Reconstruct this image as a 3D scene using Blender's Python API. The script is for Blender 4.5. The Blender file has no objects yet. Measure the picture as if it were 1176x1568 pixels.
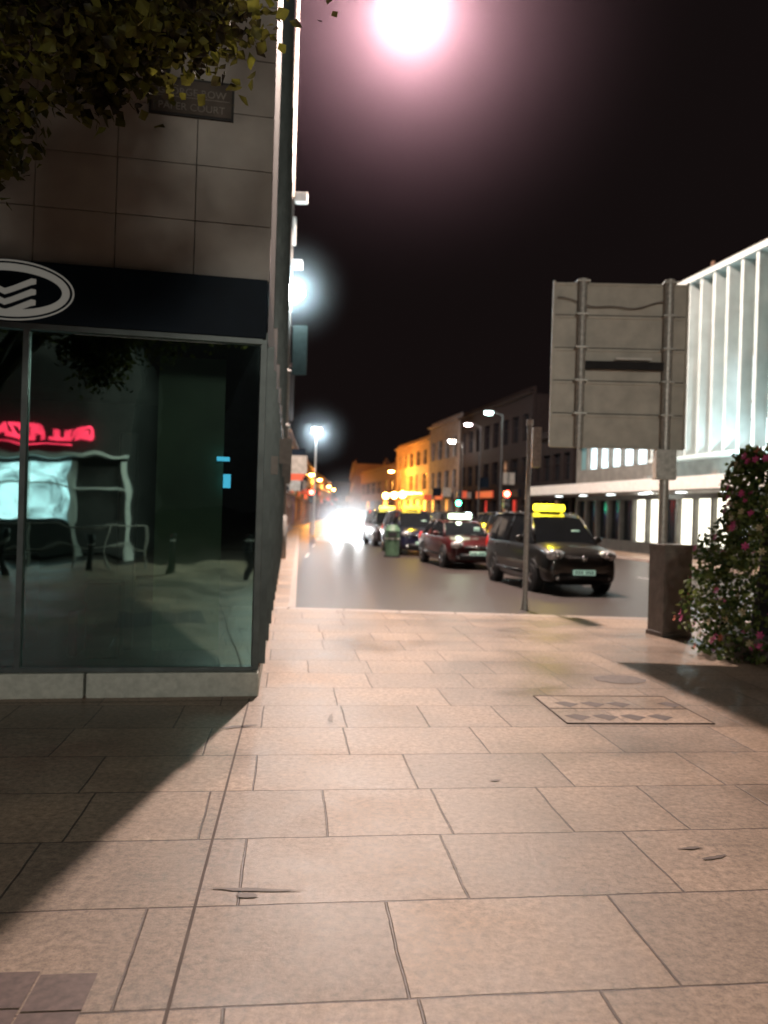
import bpy, math, random
from mathutils import Vector, Matrix, noise
random.seed(7)
S=bpy.context.scene
COL=S.collection
# ---------------------------------------------------------------- helpers
def link(o,parent=None):
    COL.objects.link(o)
    if parent: o.parent=parent
    return o
def empty(name,loc=(0,0,0),rz=0):
    e=bpy.data.objects.new(name,None); e.location=loc; e.rotation_euler=(0,0,rz)
    e.empty_display_size=.2
    return link(e)
def mesh(name,vs,fs,mats,parent=None,idx=None,smooth=False):
    m=bpy.data.meshes.new(name); m.from_pydata([tuple(v) for v in vs],[],fs)
    if not isinstance(mats,(list,tuple)): mats=[mats]
    for a in mats: m.materials.append(a)
    if idx:
        for p,i in zip(m.polygons,idx): p.material_index=i
    if smooth:
        for p in m.polygons: p.use_smooth=True
    m.update()
    return link(bpy.data.objects.new(name,m),parent)
class MB:
    def __init__(s): s.v=[];s.f=[];s.i=[]
    def box(s,c,d,i=0,rz=0):
        n=len(s.v); cx,cy,cz=c; hx,hy,hz=d[0]/2,d[1]/2,d[2]/2
        cs,sn=math.cos(rz),math.sin(rz)
        for z in(-hz,hz):
            for x,y in((-hx,-hy),(hx,-hy),(hx,hy),(-hx,hy)):
                s.v.append((cx+x*cs-y*sn,cy+x*sn+y*cs,cz+z))
        for q in((0,3,2,1),(4,5,6,7),(0,1,5,4),(1,2,6,5),(2,3,7,6),(3,0,4,7)):
            s.f.append(tuple(n+k for k in q)); s.i.append(i)
    def rod(s,a,b,r0,r1=None,i=0,n=10):
        if r1 is None:r1=r0
        a=Vector(a);b=Vector(b);d=(b-a).normalized()
        u=d.orthogonal().normalized();w=d.cross(u)
        k=len(s.v)
        for p,r in((a,r0),(b,r1)):
            for j in range(n):
                t=2*math.pi*j/n
                s.v.append(tuple(p+u*math.cos(t)*r+w*math.sin(t)*r))
        for j in range(n):
            s.f.append((k+j,k+(j+1)%n,k+n+(j+1)%n,k+n+j));s.i.append(i)
        s.f.append(tuple(k+j for j in range(n))[::-1]);s.i.append(i)
        s.f.append(tuple(k+n+j for j in range(n)));s.i.append(i)
    def ell(s,c,r,i=0,n=12,m=8):
        k=len(s.v)
        for a in range(m+1):
            ph=math.pi*a/m
            for b in range(n):
                t=2*math.pi*b/n
                s.v.append((c[0]+r[0]*math.sin(ph)*math.cos(t),c[1]+r[1]*math.sin(ph)*math.sin(t),c[2]+r[2]*math.cos(ph)))
        for a in range(m):
            for b in range(n):
                s.f.append((k+a*n+b,k+(a+1)*n+b,k+(a+1)*n+(b+1)%n,k+a*n+(b+1)%n));s.i.append(i)
    def poly(s,pts,i=0):
        k=len(s.v); s.v+= [tuple(p) for p in pts]; s.f.append(tuple(range(k,k+len(pts)))); s.i.append(i)
    def make(s,name,mats,parent=None,smooth=False,bevel=0):
        o=mesh(name,s.v,s.f,mats,parent,s.i,smooth)
        if bevel:
            b=o.modifiers.new('b','BEVEL');b.width=bevel;b.segments=2;b.limit_method='ANGLE'
        return o
def nodes(name):
    m=bpy.data.materials.new(name);m.use_nodes=True
    nt=m.node_tree; return m,nt,nt.nodes['Principled BSDF']
def mat(name,col,rough=.6,metal=0,ns=6,na=.25,bump=0,spec=.5,coat=0):
    m,nt,b=nodes(name)
    b.inputs['Roughness'].default_value=rough;b.inputs['Metallic'].default_value=metal
    b.inputs['Specular IOR Level'].default_value=spec
    b.inputs['Coat Weight'].default_value=coat
    tc=nt.nodes.new('ShaderNodeTexCoord');n=nt.nodes.new('ShaderNodeTexNoise')
    n.inputs['Scale'].default_value=ns;n.inputs['Detail'].default_value=6
    nt.links.new(tc.outputs['Object'],n.inputs['Vector'])
    r=nt.nodes.new('ShaderNodeValToRGB')
    r.color_ramp.elements[0].position=.3;r.color_ramp.elements[1].position=.7
    r.color_ramp.elements[0].color=tuple(c*(1-na) for c in col)+(1,)
    r.color_ramp.elements[1].color=tuple(min(1,c*(1+na)) for c in col)+(1,)
    nt.links.new(n.outputs['Fac'],r.inputs['Fac']);nt.links.new(r.outputs['Color'],b.inputs['Base Color'])
    if bump:
        bp=nt.nodes.new('ShaderNodeBump');bp.inputs['Strength'].default_value=bump;bp.inputs['Distance'].default_value=.02
        nt.links.new(n.outputs['Fac'],bp.inputs['Height']);nt.links.new(bp.outputs['Normal'],b.inputs['Normal'])
    return m
def emit(name,col,st,var=.0,vs=2.0):
    m,nt,b=nodes(name)
    b.inputs['Base Color'].default_value=tuple(c*.5 for c in col)+(1,)
    b.inputs['Emission Color'].default_value=tuple(col)+(1,)
    b.inputs['Emission Strength'].default_value=st
    if var:
        tc=nt.nodes.new('ShaderNodeTexCoord');n=nt.nodes.new('ShaderNodeTexNoise');n.inputs['Scale'].default_value=vs
        n.inputs['Detail'].default_value=3
        nt.links.new(tc.outputs['Object'],n.inputs['Vector'])
        mr=nt.nodes.new('ShaderNodeMapRange');mr.inputs['From Min'].default_value=.35;mr.inputs['From Max'].default_value=.65
        mr.inputs['To Min'].default_value=st*(1-var);mr.inputs['To Max'].default_value=st
        nt.links.new(n.outputs['Fac'],mr.inputs['Value']);nt.links.new(mr.outputs['Result'],b.inputs['Emission Strength'])
    return m
def light(name,loc,power,col,parent=None,r=.12,kind='POINT',target=None,size=1.2):
    l=bpy.data.lights.new(name,kind);l.energy=power;l.color=col;l.shadow_soft_size=r
    if kind=='SPOT': l.spot_size=size;l.spot_blend=.7
    o=bpy.data.objects.new(name,l);o.location=loc
    if target is not None:
        d=Vector(target)-Vector(loc);o.rotation_euler=d.to_track_quat('-Z','Y').to_euler()
    return link(o,parent)
def halo_volume(name,loc,r,dens,col,parent=None,pw=2.0):  # added volume, stands in for the bloom a lens gives a lamp
    """scattering ball added around a lamp to imitate lens glow; density thins smoothly to nothing at its edge"""
    m=bpy.data.materials.new(name);m.use_nodes=True;nt=m.node_tree
    nt.nodes.remove(nt.nodes['Principled BSDF'])
    v=nt.nodes.new('ShaderNodeVolumeScatter');v.inputs['Color'].default_value=tuple(col)+(1,)
    tc=nt.nodes.new('ShaderNodeTexCoord');ln=nt.nodes.new('ShaderNodeVectorMath');ln.operation='LENGTH'
    nt.links.new(tc.outputs['Object'],ln.inputs[0])
    mr=nt.nodes.new('ShaderNodeMapRange');mr.inputs['From Min'].default_value=0;mr.inputs['From Max'].default_value=r*.98
    mr.inputs['To Min'].default_value=1;mr.inputs['To Max'].default_value=0;nt.links.new(ln.outputs['Value'],mr.inputs['Value'])
    p=nt.nodes.new('ShaderNodeMath');p.operation='POWER';p.inputs[1].default_value=pw;nt.links.new(mr.outputs[0],p.inputs[0])
    q=nt.nodes.new('ShaderNodeMath');q.operation='MULTIPLY';q.inputs[1].default_value=dens;nt.links.new(p.outputs[0],q.inputs[0])
    nt.links.new(q.outputs[0],v.inputs['Density'])
    nt.links.new(v.outputs[0],nt.nodes['Material Output'].inputs['Volume'])
    b=MB();b.ell((0,0,0),(r,r,r),n=24,m=16)
    o=b.make(name,[m],parent,True);o.location=loc
    return o
# ---------------------------------------------------------------- materials
def paving_mat():
    m,nt,b=nodes('paving_slabs');N=nt.nodes.new;L=nt.links.new
    tc=N('ShaderNodeTexCoord');mp=N('ShaderNodeMapping');mp.inputs['Rotation'].default_value=(0,0,-math.atan(.12))
    mp.inputs['Location'].default_value=(.16,.04,0)
    L(tc.outputs['Object'],mp.inputs['Vector'])
    nd=N('ShaderNodeTexNoise');nd.inputs['Scale'].default_value=3;nd.inputs['Detail'].default_value=4
    L(mp.outputs[0],nd.inputs['Vector'])
    sb=N('ShaderNodeVectorMath');sb.operation='SUBTRACT';sb.inputs[1].default_value=(.5,.5,.5);L(nd.outputs['Color'],sb.inputs[0])
    sc=N('ShaderNodeVectorMath');sc.operation='SCALE';sc.inputs['Scale'].default_value=.022;L(sb.outputs[0],sc.inputs[0])
    ad=N('ShaderNodeVectorMath');ad.operation='ADD';L(mp.outputs[0],ad.inputs[0]);L(sc.outputs[0],ad.inputs[1])
    br=N('ShaderNodeTexBrick');br.offset=.37;br.offset_frequency=2;br.squash=.66;br.squash_frequency=3
    br.inputs['Scale'].default_value=1;br.inputs['Brick Width'].default_value=.95;br.inputs['Row Height'].default_value=.65
    br.inputs['Mortar Size'].default_value=.007;br.inputs['Mortar Smooth'].default_value=.6
    br.inputs['Color1'].default_value=(.385,.270,.195,1);br.inputs['Color2'].default_value=(.265,.195,.150,1)
    br.inputs['Mortar'].default_value=(.09,.058,.048,1)
    L(ad.outputs[0],br.inputs['Vector'])
    n1=N('ShaderNodeTexNoise');n1.inputs['Scale'].default_value=26;n1.inputs['Detail'].default_value=9;n1.inputs['Roughness'].default_value=.82
    L(tc.outputs['Object'],n1.inputs['Vector'])
    r1=N('ShaderNodeMapRange');r1.inputs['From Min'].default_value=.38;r1.inputs['From Max'].default_value=.62;r1.inputs['To Min'].default_value=.50;r1.inputs['To Max'].default_value=1.28
    L(n1.outputs['Fac'],r1.inputs['Value'])
    n2=N('ShaderNodeTexNoise');n2.inputs['Scale'].default_value=.9;n2.inputs['Detail'].default_value=9;n2.inputs['Roughness'].default_value=.62
    L(tc.outputs['Object'],n2.inputs['Vector'])
    r2=N('ShaderNodeMapRange');r2.inputs['From Min'].default_value=.35;r2.inputs['From Max'].default_value=.65;r2.inputs['To Min'].default_value=.60;r2.inputs['To Max'].default_value=1.16
    L(n2.outputs['Fac'],r2.inputs['Value'])
    vo=N('ShaderNodeTexVoronoi');vo.inputs['Scale'].default_value=3.1;L(tc.outputs['Object'],vo.inputs['Vector'])
    r3=N('ShaderNodeMapRange');r3.inputs['From Min'].default_value=.035;r3.inputs['From Max'].default_value=.07;r3.inputs['To Min'].default_value=.62;r3.inputs['To Max'].default_value=1
    L(vo.outputs['Distance'],r3.inputs['Value'])
    mu=N('ShaderNodeMath');mu.operation='MULTIPLY';L(r1.outputs[0],mu.inputs[0]);L(r2.outputs[0],mu.inputs[1])
    mu2=N('ShaderNodeMath');mu2.operation='MULTIPLY';L(mu.outputs[0],mu2.inputs[0]);L(r3.outputs[0],mu2.inputs[1])
    vs=N('ShaderNodeVectorMath');vs.operation='SCALE';L(br.outputs['Color'],vs.inputs[0]);L(mu2.outputs[0],vs.inputs['Scale'])
    L(vs.outputs[0],b.inputs['Base Color'])
    rr=N('ShaderNodeMapRange');rr.inputs['From Min'].default_value=.3;rr.inputs['From Max'].default_value=.7;rr.inputs['To Min'].default_value=.33;rr.inputs['To Max'].default_value=.60
    L(n2.outputs['Fac'],rr.inputs['Value']);L(rr.outputs[0],b.inputs['Roughness'])
    b.inputs['Specular IOR Level'].default_value=.4
    iv=N('ShaderNodeMath');iv.operation='MULTIPLY_ADD';iv.inputs[1].default_value=-1.0
    L(br.outputs['Fac'],iv.inputs[0]);
    sp=N('ShaderNodeMath');sp.operation='MULTIPLY';sp.inputs[1].default_value=.5;L(n1.outputs['Fac'],sp.inputs[0]);L(sp.outputs[0],iv.inputs[2])
    bp=N('ShaderNodeBump');bp.inputs['Strength'].default_value=.6;bp.inputs['Distance'].default_value=.008
    L(iv.outputs[0],bp.inputs['Height']);L(bp.outputs[0],b.inputs['Normal'])
    return m
M_pave=paving_mat()
M_asph=mat('asphalt',(.040,.029,.025),.46,ns=30,na=.4,bump=.25,spec=.4)
M_kerb=mat('kerb_stone',(.33,.26,.22),.5,ns=12,bump=.1)
M_line=mat('road_paint',(.5,.48,.44),.6)
M_joint=mat('joint',(.085,.06,.05),.8)
M_stain=mat('stain',(.10,.07,.06),.6,ns=14,na=.4)
M_dpave=mat('brown_paver',(.11,.07,.065),.55,ns=30,na=.35)
M_clad=mat('cladding',(.31,.285,.265),.6,ns=3,na=.14)
M_dark=mat('dark_gap',(.02,.02,.022),.8)
M_fascia=mat('navy_fascia',(.003,.009,.018),.6,ns=2,spec=.15)
M_frame=mat('grey_frame',(.08,.10,.10),.45,.3)
M_plinth=mat('plinth_stone',(.45,.47,.42),.5,ns=20,na=.15)
M_white=mat('white_paint',(.72,.71,.67),.45,na=.1)
M_sgrey=mat('sign_back_grey',(.50,.47,.41),.5,.1,ns=4,na=.16)
M_galv=mat('galvanised_steel',(.48,.47,.44),.45,.4,ns=20,na=.25)
M_galvd=mat('cabinet_grey',(.19,.17,.155),.5,.1,ns=9,na=.2)
M_lampcol=mat('lamp_column_dark',(.06,.06,.06),.6)
M_black=mat('black_rubber',(.015,.015,.016),.7)
M_blackg=mat('black_plastic',(.012,.012,.013),.35)
M_chrome=mat('chrome',(.6,.6,.6),.25,1,na=.05)
M_bark=mat('bark',(.05,.04,.03),.9,ns=18,na=.4,bump=.6)
def glass_mat(name,tint,refl,rough=.02):
    m=bpy.data.materials.new(name);m.use_nodes=True;nt=m.node_tree;nt.nodes.remove(nt.nodes['Principled BSDF'])
    N=nt.nodes.new;L=nt.links.new
    g=N('ShaderNodeBsdfGlossy');g.inputs['Roughness'].default_value=rough;g.inputs['Color'].default_value=(.58,.98,.93,1)
    t=N('ShaderNodeBsdfTransparent');t.inputs['Color'].default_value=tuple(tint)+(1,)
    n=N('ShaderNodeTexNoise');n.inputs['Scale'].default_value=1.3
    tc=N('ShaderNodeTexCoord');L(tc.outputs['Object'],n.inputs['Vector'])
    bp=N('ShaderNodeBump');bp.inputs['Strength'].default_value=.10;bp.inputs['Distance'].default_value=.05
    L(n.outputs['Fac'],bp.inputs['Height']);L(bp.outputs[0],g.inputs['Normal'])
    x=N('ShaderNodeMixShader');x.inputs[0].default_value=refl
    L(t.outputs[0],x.inputs[1]);L(g.outputs[0],x.inputs[2]);L(x.outputs[0],nt.nodes['Material Output'].inputs['Surface'])
    return m
M_glass=glass_mat('shop_glass',(.42,.52,.50),.34)
M_cglass=mat('car_glass',(.012,.014,.016),.06,0,na=.1,spec=.8)
M_wglass=mat('dark_window',(.012,.014,.017),.15,0,na=.2,spec=.6)
# ---------------------------------------------------------------- world
w=bpy.data.worlds.new("World");S.world=w;w.use_nodes=True;nt=w.node_tree
bg=nt.nodes['Background'];sky=nt.nodes.new('ShaderNodeTexSky');sky.sky_type='NISHITA';sky.sun_disc=False
sky.sun_elevation=math.radians(-6);sky.sun_rotation=math.radians(200)
nt.links.new(sky.outputs[0],bg.inputs['Color']);bg.inputs['Strength'].default_value=.004
bg2=nt.nodes.new('ShaderNodeBackground');bg2.inputs['Color'].default_value=(1,.66,.66,1);bg2.inputs['Strength'].default_value=.0062
ad=nt.nodes.new('ShaderNodeAddShader');nt.links.new(bg.outputs[0],ad.inputs[0]);nt.links.new(bg2.outputs[0],ad.inputs[1])
nt.links.new(ad.outputs[0],nt.nodes['World Output'].inputs['Surface'])
# ---------------------------------------------------------------- ground
RZ=-.1
mesh('ground',[(-400,-300,RZ),(400,-300,RZ),(400,600,RZ),(-400,600,RZ)],[(0,1,2,3)],M_asph)
b=MB();b.poly([(-14,-9,0),(16,-9,0),(16,12.62,0),(-14,12.62,0)]);b.make('pavement',[M_pave])
b=MB()
x=-2.4
while x<16:
    b.box((x+.45,12.75,-.05),(.89,.25,.102+.004*random.random()));x+=.9
b.make('kerb',[M_kerb],bevel=.01)
def xl(y): return -1.03-.12*(y-6.74)
def xr(y): return 19.7-.2*y
b=MB()
b.poly([(xl(12.9)-.3,12.88,0),(xl(12.9)+.25,12.88,0),(xl(60)+.9,60,0),(xl(60)-.3,60,0)])
b.poly([(xl(60)-.3,60,0),(xl(60)+.9,60,0),(-9.8,210,0),(-13,210,0)])
b.make('footpath',[M_pave])
b=MB()
b.poly([(xl(12.9)+.25,12.88,.002),(xl(12.9)+.37,12.88,.002),(xl(60)+1.02,60,.002),(xl(60)+.9,60,.002)])
b.poly([(xl(12.9)+.37,12.88,.002),(xl(12.9)+.37,12.88,RZ),(xl(60)+1.02,60,RZ),(xl(60)+1.02,60,.002)])
b.make('kerb',[M_kerb])
def quad(b,y0,y1,o0,o1,z,i=0): b.poly([(xr(y0)+o0,y0,z),(xr(y0)+o1,y0,z),(xr(y1)+o1,y1,z),(xr(y1)+o0,y1,z)],i)
b=MB();quad(b,16,100,-2.6,.5,0);b.make('footpath',[M_pave])
b=MB();quad(b,16,100,-2.74,-2.6,.003);b.poly([(xr(16)-2.74,16,RZ),(xr(16)-2.74,16,.003),(xr(100)-2.74,100,.003),(xr(100)-2.74,100,RZ)]);b.make('kerb',[M_kerb])
b=MB()
for k in range(14):
    y=15+k*6
    quad(b,y,y+2.2,-7.6,-7.48,RZ+.004)
for k in range(20):
    y=28+k*8; b.poly([(-1.1-.06*y,y,RZ+.004),(-1.0-.06*y,y,RZ+.004),(-1.0-.06*(y+3),y+3,RZ+.004),(-1.1-.06*(y+3),y+3,RZ+.004)])
b.make('road_marking',[M_line])
b=MB()
def strip(p,q,wd,z=.004,i=0):
    p=Vector(p);q=Vector(q);t=(q-p).normalized();s=Vector((-t.y,t.x,0))*wd/2
    zz=Vector((0,0,z)); b.poly([p-s+zz,q-s+zz,q+s+zz,p+s+zz],i)
strip((-.38,.1,0),(-1.08,6.6,0),.013)
strip((-1.07,6.55,0),(-6,5.68,0),.012,.0045)
b.make('paving_joint',[M_joint])
b=MB()
for r_ in range(6):
    for c in range(7):
        y0=1.44+r_*.205;x0=-1.97+c*.195-(y0-1.5)*.1
        if x0+.185>-.72: continue
        b.poly([(x0,y0,.004),(x0+.185,y0+.02,.004),(x0+.165,y0+.215,.004),(x0-.02,y0+.195,.004)])
b.make('paver_patch',[M_dpave])
b=MB()
def blob(cx,cy,rx,ry,rz,z=.004,i=0,n=22,j=.3):
    pts=[]
    for k in range(n):
        t=2*math.pi*k/n;r=1+random.uniform(-j,j);x=math.cos(t)*rx*r;y=math.sin(t)*ry*r
        pts.append((cx+x*math.cos(rz)-y*math.sin(rz),cy+x*math.sin(rz)+y*math.cos(rz),z))
    b.poly(pts,i)
blob(-.50,3.30,.19,.014,.02);blob(-.52,3.25,.045,.02,0,.0045)
blob(1.62,3.75,.07,.014,.4);blob(1.55,3.85,.06,.012,.2,.0045)
blob(.72,4.75,.03,.02,.3);blob(-.36,6.05,.02,.13,.05);blob(-1.02,5.75,.12,.025,.5)
blob(2.95,2.2,.2,.04,.6);blob(1.0,2.1,.03,.05,0)
blob(2.4,7.85,.26,.20,.1,j=.06)
b.make('paving_stain',[M_stain])
e=empty('drain_cover',(2.02,6.62,0),.10)
b=MB();b.box((0,0,.002),(1.19,.89,.008),0)
for r_ in range(2):
    for c in range(5):
        x=-.46+c*.23+(.05 if r_ else 0);y=-.21+r_*.42;k=.008
        if (c+r_)%5!=4:
            b.poly([(x-.09,y-.02,k),(x+.0,y-.17,k),(x+.12,y-.06,k),(x+.02,y+.03,k)],1)
b.make('cover_plate',[M_pave,mat('recess',(.08,.055,.05),.7)],e)
b=MB()
for (p,q) in (((-.6,-.45),(.6,-.45)),((.6,-.45),(.6,.45)),((.6,.45),(-.6,.45)),((-.6,.45),(-.6,-.45)),((-.6,0),(.6,0))):
    mx=(p[0]+q[0])/2;my=(p[1]+q[1])/2;b.box((mx,my,.005),(abs(p[0]-q[0])+.009,abs(p[1]-q[1])+.009,.008))
b.make('cover_frame',[M_joint],e)
# ---------------------------------------------------------------- corner shop (left)
ang=math.atan2(.37,2.03)
e=empty('corner_shop_building',(-1.03,6.74,0),ang)
b=MB()
for k in range(7): b.box((-.70-k*1.42,.12,.10),(1.40,.30,.205))
b.make('plinth',[M_plinth],e,bevel=.008)
b=MB()
for s in (-1.95,-4.1,-6.2):
    b.box((s,-.03+.08,1.62),(.045,.07,2.84))
b.box((-4.5,.05,.225),(8.9,.08,.035));b.box((-4.5,.05,3.03),(8.9,.08,.05))
b.make('mullions',[M_frame],e)
b=MB();b.box((-.035,.06,1.66),(.06,.06,2.9));b.make('corner_post',[M_frame],e,bevel=.005)
b=MB();b.poly([(-9,.06,.22),(-.07,.06,.22),(-.07,.06,3.03),(-9,.06,3.03)]);b.make('shopfront_glass',[M_glass],e)
b=MB();b.box((-4.52,.10,3.30),(9.0,.22,.50));b.make('fascia',[M_fascia],e,bevel=.006)
b=MB();z=3.56
while z<12:
    s=-.005
    while s>-9:
        b.box((s-.32,.12+random.uniform(-.002,.002),z+.235),(.637,.06,.467));s-=.645
    z+=.475
b.make('cladding_panels',[M_clad],e)
b=MB();b.box((-4.6,.35,7.7),(8.9,.40,8.3));b.make('wall_core',[M_dark],e)
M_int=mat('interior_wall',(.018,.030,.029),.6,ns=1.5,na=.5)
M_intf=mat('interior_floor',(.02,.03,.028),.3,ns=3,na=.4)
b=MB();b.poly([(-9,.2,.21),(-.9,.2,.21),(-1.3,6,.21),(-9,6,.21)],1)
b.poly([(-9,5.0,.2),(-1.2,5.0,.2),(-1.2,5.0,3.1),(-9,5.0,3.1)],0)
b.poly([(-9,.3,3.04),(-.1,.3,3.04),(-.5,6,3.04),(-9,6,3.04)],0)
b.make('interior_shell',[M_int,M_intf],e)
b=MB();b.box((-1.25,1.0,1.25),(.16,.2,2.05));b.box((-1.38,.7,.55),(.3,.3,.68));b.box((-2.6,1.3,.65),(.9,.5,.9));b.box((-3.4,2.4,1.2),(.4,.4,2))
b.box((-1.65,.9,.42),(.08,.5,.42));b.make('interior_fittings',[M_blackg],e,bevel=.02)
b=MB();b.box((-.68,.95,1.62),(.62,.03,2.8));b.make('interior_green_partition',[mat('green_panel',(.16,.24,.13),.4,ns=2)],e)
b=MB();b.box((-.33,.85,1.85),(.07,.02,.13));b.box((-.37,.85,2.06),(.12,.02,.04));b.make('interior_screen',[emit('cyan_screen',(.1,.6,.9),2.0)],e)
L=24.0;sd=Vector((-.12,1,0)).normalized()
se=Vector((-1.03,6.74,0))
def sp(t,off=0,z=0):
    p=se+sd*t+Vector((1,.12,0)).normalized()*off; return (p.x,p.y,z)
inv=(Matrix.Translation((-1.03,6.74,0))@Matrix.Rotation(ang,4,'Z')).inverted()
def lp(v): return inv@Vector(v)
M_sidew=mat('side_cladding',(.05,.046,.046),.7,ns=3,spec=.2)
b=MB()
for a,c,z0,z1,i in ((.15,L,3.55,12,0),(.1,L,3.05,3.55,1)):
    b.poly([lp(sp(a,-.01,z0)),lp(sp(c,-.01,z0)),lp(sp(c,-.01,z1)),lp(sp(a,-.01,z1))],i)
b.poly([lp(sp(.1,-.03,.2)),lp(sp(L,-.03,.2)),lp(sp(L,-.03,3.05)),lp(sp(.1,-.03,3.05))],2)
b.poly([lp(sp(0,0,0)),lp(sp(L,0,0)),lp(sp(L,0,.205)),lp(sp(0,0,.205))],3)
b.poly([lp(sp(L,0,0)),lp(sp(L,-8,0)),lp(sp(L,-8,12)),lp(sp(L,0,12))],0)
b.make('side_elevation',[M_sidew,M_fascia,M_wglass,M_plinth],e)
b=MB()
t=.4
while t<L:
    p=lp(sp(t,.01,1.63));b.box(p,(.06,.05,2.86),0)
    t+=1.25
t=2
while t<L:
    p=lp(sp(t,.012,7.6));b.box(p,(.05,.03,8),0);t+=2.2
b.make('side_mullions',[M_frame],e)
b=MB()
for t in (6.2,11.5,17):
    p=lp(sp(t,.12,2.55));b.box(p,(.22,.06,.4))
p=lp(sp(.5,.05,2.0));b.box(p,(.10,.10,.16))
b.make('side_signs',[M_galvd],e)
def ringmesh(name,cx,cz,rx,rz,wx,y,m,parent):
    b=MB();n=64
    for k in range(n):
        a0=2*math.pi*k/n;a1=2*math.pi*(k+1)/n
        b.poly([(cx+rx*math.cos(a0),y,cz+rz*math.sin(a0)),(cx+rx*math.cos(a1),y,cz+rz*math.sin(a1)),
                (cx+(rx-wx)*math.cos(a1),y,cz+(rz-wx)*math.sin(a1)),(cx+(rx-wx)*math.cos(a0),y,cz+(rz-wx)*math.sin(a0))])
    return b.make(name,[m],parent)
M_logo=emit('logo_white',(.75,.74,.66),.13)
ringmesh('logo_ring',-2.08,3.30,.50,.245,.014,-.022,M_logo,e)
ringmesh('logo_ring_inner',-2.08,3.30,.465,.215,.06,-.022,M_logo,e)
b=MB()
for k in range(3):
    z=3.385-k*.085
    for sgn in (1,-1):
        pts=[(0,-.075),(.06,-.05),(.20,.02),(.235,.015),(.235,-.025),(.20,-.035),(.06,-.10),(0,-.125)]
        b.poly([(-2.11+sgn*px,-.024,z+pz) for px,pz in pts][::sgn])
b.make('logo_chevrons',[M_logo],e)
b=MB();b.box((-.70,.075,5.06),(.70,.02,.32),0);b.box((-.70,.066,5.06),(.66,.012,.28),1);b.rod((-1.0,.08,5.30),(-1.0,.075,5.30),.12,i=0,n=24);b.rod((-1.0,.075,5.30),(-1.0,.068,5.30),.09,i=1,n=24)
b.box((-.70,.06,5.055),(.63,.004,.006),2)
M_pl=mat('plate_letter',(.20,.18,.16),.6)
b.make('name_plate',[M_black,mat('plate_brown',(.09,.075,.065),.7,spec=.2),M_pl],e)
for t,z in (("GEORGE ROW",5.105),("PAPER COURT",4.98)):
    c=bpy.data.curves.new('txt','FONT');c.body=t;c.size=.085;c.extrude=.002;c.align_x='CENTER';c.space_character=1.0
    o=bpy.data.objects.new('plate_text',c);c.materials.append(M_pl);o.location=(-.70,.055,z-.035);o.rotation_euler=(math.pi/2,0,0);link(o,e)
# ---------------------------------------------------------------- generic buildings
def building(name,A,B,out,H,bands,bays,pier,wall,glass,lit=None,depth=10,proud=.22,cornice=True,z0=RZ,pierm=None,signs=0,chim=False):
    A=Vector(A);B=Vector(B);L=(B-A).length
    e=empty(name,(A.x,A.y,0),math.atan2((B-A).y,(B-A).x))
    mats=[wall,glass,pierm or wall];lit=lit or {}
    for mm in lit.values():
        if mm not in mats:mats.append(mm)
    b=MB();core=-out*(depth/2+.001)
    b.box((L/2,core-out*.25,(H+z0)/2),(L-.02,depth,H-z0-.02),0)
    yb=-out*.22
    for fi,(a,c) in enumerate(bands):
        for k in range(bays):
            mi=mats.index(lit.get((fi,k),lit.get((fi,'*'),glass)))
            x0=L*k/bays;x1=L*(k+1)/bays
            b.poly([(x0,yb,a),(x1,yb,a),(x1,yb,c),(x0,yb,c)],mi)
            if c-a>1.0 and pier>.2: 
                b.box(((x0+x1)/2,yb+out*.03,(a+c)/2),(.05,.05,c-a),2)
                b.box(((x0+x1)/2,yb+out*.032,a+(c-a)*.6),(x1-x0,.05,.05),2)
    zz=z0
    for (a,c) in bands+[(H,H)]:
        if a>zz+.01: b.box((L/2,-out*.11,(zz+a)/2),(L-.004,.22,a-zz),0)
        zz=c
    for k in range(bays+1):
        b.box((min(max(L*k/bays,pier/2),L-pier/2),-out*.11+out*(proud-.22)/2+out*.003,(H+z0)/2-.005),(pier,proud,H-z0-.012),2)
    if cornice:
        b.box((L/2,out*.02,H+.06),(L+.1,.5,.16),0);b.box((L/2,-out*.2,H+.3),(L-.3,.2,.4),0)
    if chim:
        for k in range(3):
            x=L*(k+.5)/3;b.box((x,-out*3,H+1.0),(1.2,.7,2.0),0)
            for q in range(3): b.rod((x-.35+q*.35,-out*3,H+2),(x-.35+q*.35,-out*3,H+2.4),.12,i=0,n=8)
    b.make('walls_and_windows',mats,e)
    if signs:
        b=MB()
        for k in range(signs):
            x=L*(k+.5)/signs;z=3.4+random.uniform(-.3,1.2)
            b.box((x,out*.5,z),(.08,.8,random.uniform(.5,.9)),k%3);b.box((x,out*.1,z),(.04,.3,.04),1)
            b.box((x+1,out*.08,3.15),(L/signs*.7,.12,.5),(k+1)%3)
        b.make('projecting_signs',[mat('sign_cream',(.3,.28,.25),.6),M_fascia,emit('sign_dim_red',(.8,.12,.05),.5)],e)
    return e,L
M_brick=mat('brown_brick',(.15,.085,.055),.8,ns=8,na=.3,bump=.2)
M_render=mat('pale_render',(.20,.18,.17),.7,ns=2,na=.25,spec=.2)
M_rend2=mat('stone_render',(.17,.165,.15),.7,ns=2,na=.25,spec=.2)
M_cream=mat('cream_render',(.48,.30,.13),.7,ns=2,na=.2)
M_dk=mat('dark_brick',(.016,.012,.012),.85,ns=6,na=.3,spec=.1)
M_coolwin=emit('cool_window',(.72,.93,1),2.8,.6,.8)
M_cooldim=emit('cool_window_dim',(.22,.42,.43),.34,.75,.45)
M_warmwin=emit('warm_shop_window',(1,.95,.78),2.8,.35,.9)
M_orwin=emit('orange_shop_window',(1,.45,.07),7,.5,1.5)
M_ordim=emit('amber_window',(1,.45,.1),1.6,.6,1.0)
M_redwin=emit('red_sign',(1,.08,.05),.7,.8,1)
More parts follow.
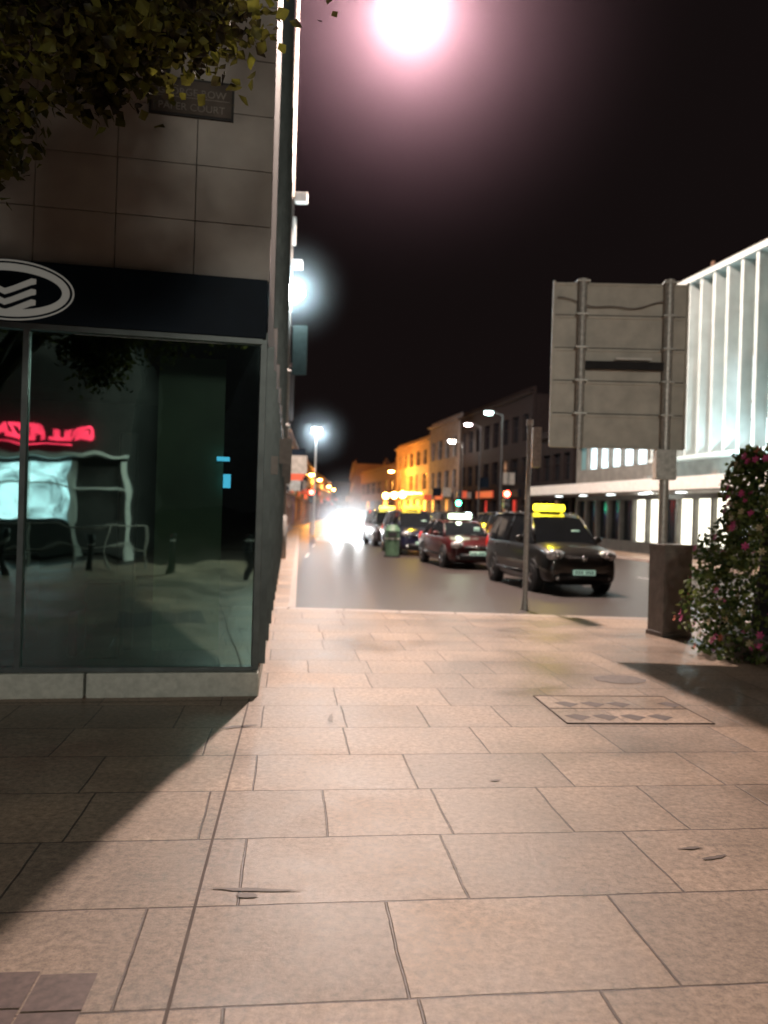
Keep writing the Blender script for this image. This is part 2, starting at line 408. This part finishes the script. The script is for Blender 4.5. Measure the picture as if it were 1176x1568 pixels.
M_dimwin=emit('dim_window',(.9,.5,.28),.15,.9,.7)
M_modfin=mat('white_fin',(.50,.56,.55),.5,na=.12,ns=1.5)
e,L_=building('modern_shop_building',(xr(22),22),(xr(44.5),44.5),1,11.7,[(.55,2.55),(4.25,5.5),(5.55,8.1),(8.2,11.2)],18,.16,M_rend2,M_cooldim,
   {(0,'*'):M_wglass,**{(1,k):M_coolwin for k in (4,5,6,7,10,12,13,14,15,16)},**{(0,k):M_warmwin for k in (7,8,9,11,12)},(2,6):M_coolwin},proud=.22,pierm=M_rend2)
b=MB()
for k in range(17):
    x=k*.87
    if x<14: b.box((x,.35,7.9),(.16,.5,7.4),0)
b.box((7,.32,4.25),(14,.8,.14),0);b.box((7,.34,11.62),(14,.7,.22),0)
for z in (6.2,8.0,9.9): b.box((7,-.02,z),(14,.06,.12),0)
b.make('fins',[M_modfin],e)
b=MB();b.box((L_/2+1,1.1,3.05),(L_+2,2.2,.50),0);b.box((L_/2+1,1.1,2.78),(L_+1.9,2.1,.03),1);b.make('canopy',[M_white,M_galvd],e,bevel=.03)
b=MB()
for k in range(8): b.box((1.5+k*3,1.2,2.755),(.5,.2,.02))
b.make('canopy_lights',[emit('soffit_light',(.9,1,1),8)],e)
for k,x in enumerate((4.5,7.6,12.5)):
    light('flood_light',(x,1.5,3.55),(150,520,60)[k],(.66,.95,1),e,.12)
    bb=MB();bb.box((x,1.6,3.42),(.3,.2,.15));bb.make('flood_housing',[M_galvd],e)
light('soffit_lamp',(6,1.2,2.6),60,(.9,1,.95),e,.1);light('soffit_lamp',(13,1.2,2.6),60,(.9,1,.95),e,.1)
b=MB();b.rod((6.2,-2,11.7),(6.2,-2,14.6),.12);b.box((6.2,-2,12.2),(.5,.5,1.2));b.rod((13.6,-2,11.7),(13.6,-2,13.4),.1);b.box((10,-3,12.2),(5,3,1.2));b.make('roof_plant',[M_brick],e)
building('dark_shop_building',(xr(45),45),(xr(51),51),1,6.4,[(.4,2.6),(3.8,5.4)],4,.4,M_dk,M_wglass,{(0,1):M_dimwin})
building('brick_shop_building',(xr(51.2),51.2),(xr(67),67),1,9.6,[(.4,2.7),(3.9,5.5),(6.6,8.4)],8,.7,M_dk,M_wglass,{(0,1):M_redwin,(0,2):M_dimwin,(0,4):M_redwin,(1,2):M_dimwin},signs=3)
building('pale_shop_building',(xr(67.2),67.2),(xr(77),77),1,9.8,[(.4,2.9),(3.9,5.5),(6.6,8.4)],4,.8,M_render,M_wglass,{(0,1):M_ordim,(0,3):M_orwin},signs=3)
eo,lo=building('ornate_bank_building',(xr(77.2),77.2),(xr(92),92),1,8.8,[(.4,3.0),(4.0,5.6),(6.5,8.0)],5,.9,M_cream,M_wglass,{(0,'*'):M_orwin,(1,1):M_dimwin,(1,3):M_dimwin})
b=MB()
for x in (2.5,6.5,11): 
    light('facade_lamp',(x,2.0,3.4),3400,(1,.34,.03),eo,.2);b.ell((x,2.0,3.4),(.34,.34,.34))
    b.rod((x,0,3.6),(x,2.0,3.6),.03)
b.make('globe_lamps',[emit('sodium_globe',(1,.5,.1),60)],eo)
building('cream_shop_building',(xr(92.2),92.2),(-3.6,118),1,7.0,[(.4,3.0),(4.0,5.6)],6,.9,M_brick,M_wglass,{(0,1):M_orwin,(0,4):M_ordim},chim=True)
building('distant_hotel_building',(-4.8,122),(-8.4,190),1,9,[(.4,3.0),(4.0,5.6),(6.5,8)],14,.9,M_brick,M_wglass,{(0,k):M_ordim for k in (1,4,8)})
building('street_end_building',(-14,215),(8,215),-1,9,[(.4,3.0),(4.0,5.6)],8,1,M_brick,M_wglass,{(0,3):M_ordim},depth=8,)
building('brick_shop_building',(xl(31),31),(xl(50),50),-1,7.2,[(.4,2.7),(3.9,5.6)],8,.7,M_dk,M_wglass,{(0,2):M_dimwin,(0,5):M_redwin,(1,3):M_dimwin,(0,7):M_dimwin},signs=4)
building('terrace_building',(xl(50.4)-.1,50.4),(-9.0,84),-1,6.6,[(.4,2.7),(3.9,5.4)],10,.8,M_brick,M_wglass,{(0,1):M_redwin,(0,3):M_dimwin,(0,4):emit('blue_sign',(.1,.15,1),2),(0,6):M_orwin,(0,8):M_redwin,(1,5):M_dimwin},signs=6,chim=True)
building('terrace_building',(-9.1,84.5),(-11,125),-1,7.4,[(.4,2.7),(3.9,5.4),(6.2,7.2)],10,.8,M_brick,M_wglass,{(0,k):M_ordim for k in(1,5,8)},signs=6,chim=True)
building('terrace_building',(-11.1,125.5),(-12.5,200),-1,7.4,[(.4,2.7),(3.9,5.4),(6.2,7.2)],16,.8,M_brick,M_wglass,{(0,k):M_ordim for k in(2,7,11)},signs=6)
# ---------------------------------------------------------------- lighting mast
e=empty('lighting_mast',(-3.3,25.5,0))
b=MB();b.rod((0,0,0),(0,0,1.4),.17,.17,0,16);b.rod((0,0,1.4),(0,0,19.2),.13,.085,0,16)
b.rod((0,0,19.2),(1.2,0,19.7),.06,.05);b.rod((1.2,0,19.7),(3.3,0,19.4),.05,.045);b.rod((3.3,0,19.4),(3.7,0,18.35),.045,.045)
b.rod((0,0,4.2),(0,0,4.35),.18);b.rod((0,0,6),(0,0,6.1),.17)
b.make('mast_pole',[M_galvd],e,True)
b=MB();b.box((3.7,0,18.40),(.95,.5,.16));b.make('lamp_head',[M_galv],e,bevel=.04)
b=MB();b.ell((3.7,0,18.26),(.85,.35,.2));b.make('lamp_lens',[emit('lamp_glow',(1,.90,.96),170)],e,True)
light('lamp',(3.7,-.05,17.9),41000,(1,.775,.66),e,.35)
halo_volume('lamp_halo',(3.7,0,18.1),11,.0078,(1,.66,.90),e,3.2)  # added scattering ball for the pink lens glow of the mast lamp
b=MB();b.box((.34,-.05,11.65),(.38,.25,.3));b.box((.28,-.05,9.5),(.3,.25,.26));b.rod((0,0,11.6),(.3,0,11.6),.03);b.rod((0,0,9.5),(.3,0,9.5),.03)
b.box((.12,0,10.6),(.12,.12,.9));b.make('cameras',[M_white],e,bevel=.02)
b=MB();b.box((.42,0,6.75),(.46,.05,1.6));b.rod((0,0,7.5),(.65,0,7.5),.02);b.rod((0,0,6.0),(.65,0,6.0),.02);b.make('banner',[mat('green_banner',(.02,.03,.028),.8,spec=.1)],e)
b=MB();b.rod((0,0,8.45),(.2,-.35,8.55),.03);b.ell((.22,-.42,8.5),(.34,.2,.26));b.make('side_lamp',[emit('cool_lamp',(.82,.95,1),180)],e,True)
light('side_lamp_light',(.22,-.75,8.5),420,(.66,.9,1),e,.15)
halo_volume('side_lamp_halo',(.22,-.7,8.5),2.2,.2,(.7,.9,1),e,3.6)  # added scattering ball, imitates glare around the side lamp
# ---------------------------------------------------------------- street lamps
def street_lamp(x,y,z,side,col,power,em=80,halo=None,base=0,soft=.12,cm=None):
    e=empty('street_lamp',(x,y,0))
    b=MB();bx=side*.9
    b.rod((bx,0,base),(bx,0,1.0),.1,.09,0);b.rod((bx,0,1.0),(bx,0,z-.15),.07,.045,0);b.rod((bx,0,z-.15),(bx*.2,0,z+.12),.04,.03,0)
    b.box((0,0,z+.11),(.55,.26,.1),0)
    b.make('column',[cm or M_galv],e)
    b=MB();b.ell((0,0,z),(.28,.13,.13));b.make('lens',[emit('street_lens',col,em)],e,True)
    light('bulb',(0,-.05,z-.25),power,col,e,soft)
    if halo: halo_volume('halo_volume',(0,0,z-.2),halo[0],halo[1],halo[2],e,3)  # optional added volume for the lens glow of this lamp
    return e
O=(1,.40,.07)
street_lamp(-4.4,50,6.7,-.05,(.8,.93,1),1000,320,(2.8,.11,(.8,.93,1)))
for x,y,z in ((-8.4,90,5.6),(-9.5,115,6.0),(-10.3,145,6.0),(-11,170,6.1)): street_lamp(x,y,z,-1,O,3000,180,cm=M_lampcol)
for x,y,z in ((.65,85,6.0),(-2.8,160,5.6),(-1.6,118,6.0)): street_lamp(x,y,z,1,O,2200,180,cm=M_lampcol)
street_lamp(6.45,50,8.1,1,(.7,1,1),90,40,cm=M_lampcol);street_lamp(5.9,57,8.1,1,(1,.8,.85),60,30,cm=M_lampcol);street_lamp(5.35,64,7.5,1,(1,.9,.8),250,160,cm=M_lampcol)
street_lamp(3.2,-8.4,6.3,1,(1,.95,.82),2300,20,soft=.9)  # unseen lamp added behind the camera to fill shop wall and paving
# ---------------------------------------------------------------- opposite shop (seen mirrored in the glass)
o_=Vector((-4.1,-12.9,0))
e=empty('cafe_building',tuple(o_),math.atan2(.179,.984))
b=MB();b.box((-2.5,-4,3.5),(11,7.4,7.2),0);b.box((-2.5,.0,3.1),(11,.8,.12),1)
for x in (-1.35,-.1,1.25,2.9,-2.8,-4.6,-6.6): b.box((x,-.15,1.4),(.16,.25,3),1)
b.box((-2.5,-.15,.55),(11,.24,1.1),0);b.box((-2.5,-.12,2.0),(11,.1,.06),1)
b.make('walls',[mat('cafe_wall',(.03,.027,.025),.8),M_white],e)
b=MB()
for x0,x1,i in ((-2.7,-1.43,0),(-1.27,-.18,0),(-.02,1.17,0),(-6.5,-4.7,0),(-4.5,-2.9,0)):
    b.poly([(x0,-.25,1.1),(x1,-.25,1.1),(x1,-.25,2.9),(x0,-.25,2.9)],i)
b.make('lit_windows',[emit('cafe_window',(.80,.97,1),3.4,.9,2.2)],e)
M_cr=emit('cafe_red',(1,.03,.07),7,.6,1.1)
b=MB();b.box((-.6,.1,3.42),(3.6,.12,.05));b.make('red_neon_line',[M_cr],e)
c=bpy.data.curves.new('neon','FONT');c.body="GRILL PIZZA KEBAB";c.size=.50;c.extrude=.02;c.offset=.035;c.align_x='RIGHT';c.materials.append(M_cr)
o=bpy.data.objects.new('red_neon_text',c);o.location=(-2.6,.12,3.58);o.rotation_euler=(math.pi/2,0,math.pi);link(o,e)
for k,x in enumerate((-6.0,-4.2,-2.4,-.6,1.2)):
    e=empty('bollard',(x,-5.6+.18*x,0));b=MB();b.rod((0,0,0),(0,0,.85),.09,.075,0,14);b.rod((0,0,.85),(0,0,.93),.1,.06,0,14);b.rod((0,0,.72),(0,0,.76),.095,.095,1,14);b.make('post',[M_blackg,M_galv],e)
e=empty('guard_rail',(-5.2,-7.6,0),.18);b=MB()
for k in range(9): b.rod((k*.9-3,0,0),(k*.9-3,0,1.05),.03)
b.rod((-3,0,1.05),(4.2,0,1.05),.03);b.rod((-3,0,.55),(4.2,0,.55),.02);b.make('rails',[M_galv],e)
# ---------------------------------------------------------------- big traffic sign (seen from behind)
e=empty('traffic_sign',(3.27,11.2,0),-.03)
b=MB();W2=.94;z0,z1=2.62,4.95
nrow=5;h=(z1-z0)/nrow
for k in range(nrow):
    b.box((0,.0,z0+h*(k+.5)),(2*W2,.012,h-.012),0)
    b.box((0,-.012,z0+h*(k+1)-.03),(2*W2-.02,.03,.035),0)
b.box((-W2,-.01,(z0+z1)/2),(.03,.05,z1-z0+.02),0);b.box((W2,-.01,(z0+z1)/2),(.03,.05,z1-z0+.02),0);b.box((0,-.01,z0-.01),(2*W2,.05,.025),0)
b.box((0,.004,(z0+z1)/2),(2*W2-.01,.01,z1-z0-.005),1)
b.make('panel',[M_sgrey,M_dark],e)
b=MB();b.rod((-.55,-.09,z0-.03),(-.55,-.09,z1-.02),.06,n=16);b.rod((.66,-.09,0),(.66,-.09,z1),.065,n=16)
b.rod((-.55,-.09,z1-.02),(-.55,-.09,z1+.02),.07,n=16);b.rod((.66,-.09,z1),(.66,-.09,z1+.03),.075,n=16)
for k in range(nrow):
    for x in(-.55,.66): b.box((x,-.09,z0+h*(k+.97)),(.18,.14,.03));
b.box((.66,-.09,2.38),(.28,.17,.42))
b.make('posts',[M_galv],e,bevel=.003)
b=MB();b.box((.05,-.09,z0+h*2.45+.0),(1.1,.05,.11),0);b.box((.18,-.12,z0+h*2.5+.07),(.5,.02,.03),1);b.make('clamp_bar',[M_dark,M_white],e)
b=MB()
pp=[Vector((-.9+i*.1,-.07,4.72-.14*math.sin(i/17*math.pi)+.02*math.sin(i))) for i in range(16)]
for a,c in zip(pp,pp[1:]): b.rod(a,c,.010,n=6)
b.make('cable',[M_galvd],e)
e=empty('utility_cabinet',(4.02,11.0,0),.25)
b=MB();b.box((0,0,.61),(.44,.36,1.22),0);b.box((0,0,1.245),(.48,.40,.05),0);b.box((0,-.181,.62),(.38,.006,1.08),1);b.box((.14,-.19,.68),(.03,.02,.12),2);b.box((0,0,.03),(.47,.39,.06),1)
b.make('body',[M_galvd,mat('cabinet_door',(.17,.15,.14),.5),M_black],e,bevel=.012)
e=empty('bus_stop_pole',(2.6,14.3,0))
b=MB();b.rod((0,0,RZ),(0,0,3.25),.045,.042,0,12);b.rod((0,0,3.25),(0,0,3.35),.06,.06,1,12);b.box((.12,0,2.85),(.14,.28,.72),0);b.rod((0,0,2.6),(.15,0,2.6),.015,i=0);b.rod((0,0,RZ),(0,0,.1),.07,.05,0,12)
b.make('pole_and_flag',[M_galv,M_white],e)
e=empty('litter_bin',(.35,30,RZ))
b=MB();b.rod((0,0,0),(0,0,1.0),.27,.30,0,18);b.rod((0,0,1.0),(0,0,1.22),.32,.18,0,18);b.box((0,-.27,.86),(.32,.1,.16),1);b.rod((0,0,.0),(0,0,.06),.31,.31,1,18);b.rod((0,0,.68),(0,0,.72),.305,.305,2,18)
b.make('bin_body',[mat('bin_green',(.08,.15,.09),.5),M_black,M_line],e)
def tlight(x,y,z,lit):
    e=empty('traffic_light',(x,y,RZ));b=MB();b.rod((0,0,0),(0,0,z-.4),.06,.06,0);b.box((0,0,z),(.32,.22,.95),1)
    cols=[(2 if lit=='r' else 1),1,(3 if lit=='g' else 1)]
    for k,c in enumerate(cols): b.ell((0,-.12,z+.3-k*.3),(.15,.05,.15),c)
    b.make('head_and_pole',[M_galvd,M_blackg,emit('tl_red',(1,.05,.03),50),emit('tl_green',(.05,1,.45),50)],e)
tlight(4.7,50,2.7,'g');tlight(6.2,40,2.5,'r');tlight(-5.0,54,2.6,'r')
# ---------------------------------------------------------------- cars
def car(name,x,y,rz,paint,taxi=None,lights=0,van=0,Lc=4.3,beam=0):
    e=empty(name,(x,y,RZ),rz)
    P=mat(name+'_paint',paint,.3,.3,ns=30,na=.06,coat=.8)
    H=1.78 if van else 1.48; bz=.12 if van else 0
    st=[(0.0,.66,.30,.62+bz),(.05,.78,.22,.74+bz),(.22,.85,.20,.84+bz),(.6,.88,.19,.93+bz),(1.05,.89,.19,1.0+bz),(1.9,.9,.19,1.02+bz),(3.2,.9,.19,1.03+bz),(3.95,.88,.20,1.03+bz),(4.22,.84,.22,.98+bz),(4.3,.74,.32,.85+bz)]
    b=MB();rings=[]
    for (yy,wd,zb,zt) in st:
        half=[(wd*.55,zb),(wd*.93,zb+.03),(wd,zb+.16),(wd*1.01,(zb+zt)/2),(wd*.97,zt-.07),(wd*.86,zt),(wd*.4,zt+.025)]
        ring=[(px,yy,pz) for px,pz in half]+[(-px,yy,pz) for px,pz in half[::-1]]
        rings.append(len(b.v));b.v+=ring
    n=14
    for r0,r1 in zip(rings,rings[1:]):
        for j in range(n): b.f.append((r0+j,r1+j,r1+(j+1)%n,r0+(j+1)%n));b.i.append(0)
    b.f.append(tuple(rings[0]+j for j in range(n)));b.i.append(0);b.f.append(tuple(rings[-1]+j for j in range(n))[::-1]);b.i.append(0)
    o=b.make('body',[P],e,True);m=o.modifiers.new('s','SUBSURF');m.levels=1;m.render_levels=2
    zb=.98+bz
    if van: g=[(.95,zb,.80,.76),(1.55,H-.10,.83,.62),(1.95,H-.01,.84,.66),(2.9,H,.84,.66),(3.9,H-.03,.83,.65),(4.2,zb,.80,.74)]
    else: g=[(1.1,zb,.80,.76),(1.75,H-.07,.82,.60),(2.2,H,.83,.62),(3.0,H-.01,.83,.61),(3.5,H-.09,.82,.58),(4.1,zb,.80,.70)]
    b=MB()
    for k,(yy,zt,wb,wt) in enumerate(g):
        b.v+=[(wb,yy,zb-.02),(wt,yy,zt),(wt*.5,yy,zt+.03*(k not in(0,5))),(-wt*.5,yy,zt+.03*(k not in(0,5))),(-wt,yy,zt),(-wb,yy,zb-.02)]
    for k in range(5):
        r0=k*6;r1=r0+6
        for j in range(5):
            glass=(j in(0,4)) or k in(0,4)
            b.f.append((r0+j,r1+j,r1+j+1,r0+j+1));b.i.append(1 if glass else 0)
    b.make('cabin',[P,M_cglass],e)
    b=MB()
    for s in(1,-1):
        for k in range(5):
            (y0,z0,w0,t0),(y1,z1,w1,t1)=g[k],g[k+1]
            b.rod((s*t0,y0,z0),(s*t1,y1,z1),.028,n=8)
        b.rod((s*.84,2.55,zb),(s*.635,2.5,H-.01),.03,n=6,i=1);b.rod((s*.83,3.5,zb),(s*.62,3.4,g[4][1]+(.0 if van else .03)),.035,n=6,i=1)
        b.ell((s*.98,1.35,zb+.08),(.12,.07,.085),0);b.rod((s*.85,1.37,zb+.0),(s*.95,1.36,zb+.06),.02,i=1)
        b.box((s*.905,2.35,.86+bz),(.02,.16,.03),1);b.box((s*.905,3.2,.86+bz),(.02,.16,.03),1)
        b.box((s*.9,2.35,.42),(.03,2.0,.07),1)
    b.make('pillars_and_mirrors',[P,M_blackg],e,True)
    b=MB()
    for s in(1,-1):
        for yy in(.82,3.4):
            b.rod((s*.78,yy,.36),(s*.905,yy,.36),.385,.385,0,24)
            b.rod((s*.70,yy,.31),(s*.925,yy,.31),.31,.31,0,24)
            b.rod((s*.92,yy,.31),(s*.932,yy,.31),.205,.205,2,20)
            for q in range(5):
                a=q*2*math.pi/5;b.rod((s*.935,yy,.31),(s*.935,yy+.2*math.cos(a),.31+.2*math.sin(a)),.03,.02,1,6)
            b.rod((s*.93,yy,.31),(s*.95,yy,.31),.05,.05,1,12)
    b.make('wheels',[M_black,M_chrome,M_blackg],e)
    b=MB()
    b.box((0,.01,.68+bz),(.86,.05,.10),0);b.box((0,-.0,.38),(1.15,.06,.20),0);b.box((0,-.02,.69+bz),(.78,.04,.015),1);b.ell((0,-.03,.68+bz),(.07,.03,.06),1)
    b.box((0,-.035,.50),(.52,.02,.115),2)
    for k in range(9):
        if k!=4: b.box((-.20+k*.05,-.047,.50),(.026,.003,.07),0)
    for s in(1,-1):
        b.ell((s*.62,.13,.74+bz),(.21,.14,.13),3);b.ell((s*.60,.05,.74+bz),(.09,.08,.085),1);b.ell((s*.58,.03,.37),(.08,.05,.06),3);b.box((s*.58,.03,.37),(.2,.05,.13),0)
        b.ell((s*.74,4.24,.86+bz),(.09,.08,.2),4)
    b.rod((-.45,1.06,zb+.03),(.1,1.2,zb+.12),.012,i=0);b.rod((.1,1.06,zb+.03),(.6,1.2,zb+.12),.012,i=0)
    b.box((.35,1.22,zb+.25),(.2,.01,.12),2)
    b.make('grille_lights_plate',[M_blackg,M_chrome,emit('plate',(.6,.9,.7),.35),mat('lamp_lens_clear',(.6,.6,.6),.1,.5),emit('tail',(.8,.03,.02),.6)],e,True)
    if taxi:
        b=MB();b.box((0,2.0,H+.14),(.80,.16,.17),0);b.make('taxi_sign',[emit('taxi_yellow',taxi,6,.5,3)],e,bevel=.05)
        b=MB();b.box((0,2.0,H+.035),(.5,.2,.05),0);b.make('taxi_sign_base',[M_black],e)
        light('taxi_sign_light',(0,1.85,H+.3),26,taxi,e,.08)
    if lights:
        b=MB()
        for s in(1,-1): b.ell((s*.60,-.02,.74+bz),(.19,.06,.15),0)
        b.make('headlamps_lit',[emit('headlamp',(.82,.92,1),lights)],e,True)
        if beam:
            for s in(1,-1): light('beam',(s*.60,-.2,.74+bz),beam,(.74,.88,1),e,.14,'SPOT',(s*.62+.0,-30,.0),1.9)
    return e
r=math.atan(.2)
car('taxi_car',4.42,17.3,r,(.022,.020,.018),(1,.80,.03),van=1)
car('taxi_car',2.92,24.3,r,(.07,.008,.009),(.7,.85,.6),van=0)
car('taxi_car',1.55,31.2,r,(.015,.015,.04),(1,.72,.04),van=1)
car('taxi_car',.55,38.5,r,(.02,.02,.02),(1,.8,.1),van=1)
car('parked_car',4.95,25.6,r,(.03,.03,.035),van=1)
car('parked_car',3.5,32,r,(.02,.02,.022),van=1)
car('parked_car',-.1,46.5,.15,(.03,.03,.03))
car('parked_car',-.7,54,.12,(.1,.02,.02),van=1)
car('parked_car',-1.2,62,.1,(.03,.03,.03))
car('moving_car',-2.0,45,.03,(.2,.2,.2),lights=900,beam=420)
car('moving_car',-3.1,66,.05,(.2,.2,.2),lights=600)
car('moving_car',-5.6,100,.06,(.2,.2,.2),lights=400,taxi=(.9,1,.3))
halo_volume('headlight_halo',(-2.0,43.9,.95),3.6,1.1,(.80,.9,1),None,3)  # dense ball added to imitate headlight glare
# ---------------------------------------------------------------- foliage
def leafmat(name,c1,c2,trans=.5):
    m=bpy.data.materials.new(name);m.use_nodes=True;nt=m.node_tree;b=nt.nodes['Principled BSDF'];N=nt.nodes.new;Lk=nt.links.new
    tc=N('ShaderNodeTexCoord');n=N('ShaderNodeTexNoise');n.inputs['Scale'].default_value=5;Lk(tc.outputs['Object'],n.inputs['Vector'])
    rp=N('ShaderNodeValToRGB');rp.color_ramp.elements[0].position=.40;rp.color_ramp.elements[1].position=.68
    rp.color_ramp.elements[0].color=c1+(1,);rp.color_ramp.elements[1].color=c2+(1,);Lk(n.outputs['Fac'],rp.inputs['Fac'])
    Lk(rp.outputs['Color'],b.inputs['Base Color']);b.inputs['Roughness'].default_value=.6;b.inputs['Specular IOR Level'].default_value=.25
    t=N('ShaderNodeBsdfTranslucent');Lk(rp.outputs['Color'],t.inputs['Color'])
    x=N('ShaderNodeMixShader');x.inputs[0].default_value=trans;Lk(b.outputs[0],x.inputs[1]);Lk(t.outputs[0],x.inputs[2]);Lk(x.outputs[0],nt.nodes['Material Output'].inputs['Surface'])
    return m
M_leaf=leafmat('tree_leaf',(.018,.014,.008),(.14,.14,.022))
M_leaf2=leafmat('planter_leaf',(.03,.06,.016),(.18,.21,.06),.3)
M_pink=mat('pink_petal',(.50,.06,.20),.6);M_red=mat('orange_petal',(.45,.12,.06),.6);M_cream2=mat('cream_petal',(.45,.38,.22),.6)
def leaf(b,p,s,i=0,drop=.3):
    d=Vector((random.gauss(0,1),random.gauss(0,1),random.gauss(-drop,.6))).normalized()
    u=d.orthogonal().normalized();u.rotate(Matrix.Rotation(random.uniform(0,6.28),3,d));w=d.cross(u)
    p=Vector(p);l=s;wd=s*.42
    a=p;c=p+d*l;e1=p+d*l*.45+u*wd+w*wd*.25;e2=p+d*l*.45-u*wd+w*wd*.25;f1=p+d*l*.8+u*wd*.5;f2=p+d*l*.8-u*wd*.5
    b.poly([a,e1,f1,c],i);b.poly([a,c,f2,e2],i)
e=empty('broadleaf_tree',(-4.0,2.7,0))
b=MB();b.rod((0,0,0),(.05,.05,.3),.24,.17,0,14);b.rod((.05,.05,.3),(.1,.1,2.6),.17,.13,0,14)
def limb(p,q,r0,r1,depth):
    p=Vector(p);q=Vector(q);mid=(p+q)/2+Vector((random.uniform(-.1,.1),random.uniform(-.1,.1),random.uniform(0,.15)))*(q-p).length
    b.rod(p,mid,r0,(r0+r1)/2,0,8);b.rod(mid,q,(r0+r1)/2,r1,0,8)
    if depth:
        for k in range(4):
            dd=(q-p)*random.uniform(.3,.55);dd.rotate(Matrix.Rotation(random.uniform(-.9,.9),3,'Z'));dd.z+=random.uniform(-.1,.4)
            limb(mid.lerp(q,random.random()),q+dd*.7 if k<2 else mid+dd,r1*.8,r1*.35,depth-1)
for q in ((1.7,.9,4.7),(1.1,1.5,5.0),(.2,1.2,5.6),(-1.4,.4,5.2),(1.9,.2,5.3),(-.6,-1.5,5.1),(1.2,-.9,5.6),(2.0,1.3,5.2)):
    limb((.1,.1,2.5),q,.09,.04,2)
b.make('trunk_and_limbs',[M_bark],e)
b=MB();C=Vector((1.15,1.25,5.15))
cl=0
while cl<1500:
    v=Vector((random.uniform(-1,1),random.uniform(-1,1),random.uniform(-1,1)))
    if v.length>1 or v.length<.25:continue
    p=C+Vector((v.x*2.85,v.y*1.45,v.z*1.75))
    if noise.noise(p*1.1)<-.10-.12*(p.x<1.2): continue
    if p.x>2.2 and random.random()<.3: continue
    cl+=1
    for k in range(random.randint(14,24)):
        leaf(b,p+Vector((random.gauss(0,.13),random.gauss(0,.13),random.gauss(0,.10))),random.uniform(.05,.095))
# drooping lower boughs on the square side of the crown
cl=0
while cl<430:
    X=random.uniform(-2.7,-.75);Y=random.uniform(3.3,4.45)
    if X>-1.75: Y=min(Y,4.05)
    lo=3.42+.55*(X+2.05)+.12*math.sin(X*9)+(Y-4)*.45
    Z=lo+abs(random.gauss(0,.42))
    if X>-1.3 and random.random()<.45: continue
    p=Vector((X+4.0,Y-2.7,Z))
    if noise.noise(p*2.1+Vector((3,1,7)))<-.16: continue
    cl+=1
    for k in range(random.randint(14,22)):
        leaf(b,p+Vector((random.gauss(0,.10),random.gauss(0,.10),random.gauss(0,.07))),random.uniform(.045,.08))
b.make('crown_leaves',[M_leaf],e)
e=empty('flower_planter',(4.80,9.45,0))
b=MB();b.rod((0,0,0),(0,0,.28),.62,.68,0,24);b.rod((0,0,.28),(0,0,2.2),.35,.12,1,12);b.make('tub_and_core',[M_galvd,M_dark],e)
b=MB()
for k in range(9500):
    z=random.uniform(.02,2.5)
    R=1.06-.12*z if z<1.1 else .93-.30*(z-1.1)
    if z<.3: R=.94+.3*z
    th=random.uniform(0,6.28);nz=noise.noise(Vector((math.cos(th)*2.2,math.sin(th)*2.2,z*2.0)))
    R*=1+.32*nz
    R*=random.uniform(.66,1.05)
    p=(R*math.cos(th),R*math.sin(th),z)
    leaf(b,p,random.uniform(.05,.09),0,.5)
    if k%16==0:
        f=random.choice([1,1,1,2,3,3]);n0=Vector((math.cos(th),math.sin(th),.3)).normalized()
        if noise.noise(Vector(p)*1.5)>.04:
            c=Vector(p)+n0*.06;c.z=p[2]+.02
            for q in range(6):
                a=q*math.pi/3;u=n0.orthogonal().normalized();w=n0.cross(u)
                t1=u*math.cos(a)+w*math.sin(a);t2=u*math.cos(a+.8)+w*math.sin(a+.8)
                b.poly([c,c+t1*.036+n0*.01,c+(t1+t2)*.028+n0*.015,c+t2*.03+n0*.008],f)
b.make('leaves_and_flowers',[M_leaf2,M_pink,M_red,M_cream2],e)
# ---------------------------------------------------------------- camera
cam=bpy.data.cameras.new('camera');co=bpy.data.objects.new('camera',cam);link(co)
cam.sensor_fit='VERTICAL';cam.sensor_height=36;cam.lens=27.7;cam.clip_start=.05;cam.clip_end=2000
co.matrix_world=Matrix.Translation((0,0,1.6))@Matrix.Rotation(math.radians(90),4,'X')@Matrix.Rotation(math.radians(1.7),4,'Z')
cam.dof.use_dof=True;cam.dof.focus_distance=3.6;cam.dof.aperture_fstop=1.8
S.camera=co
S.view_settings.view_transform='Standard';S.view_settings.look='None';S.view_settings.exposure=0;S.view_settings.gamma=1
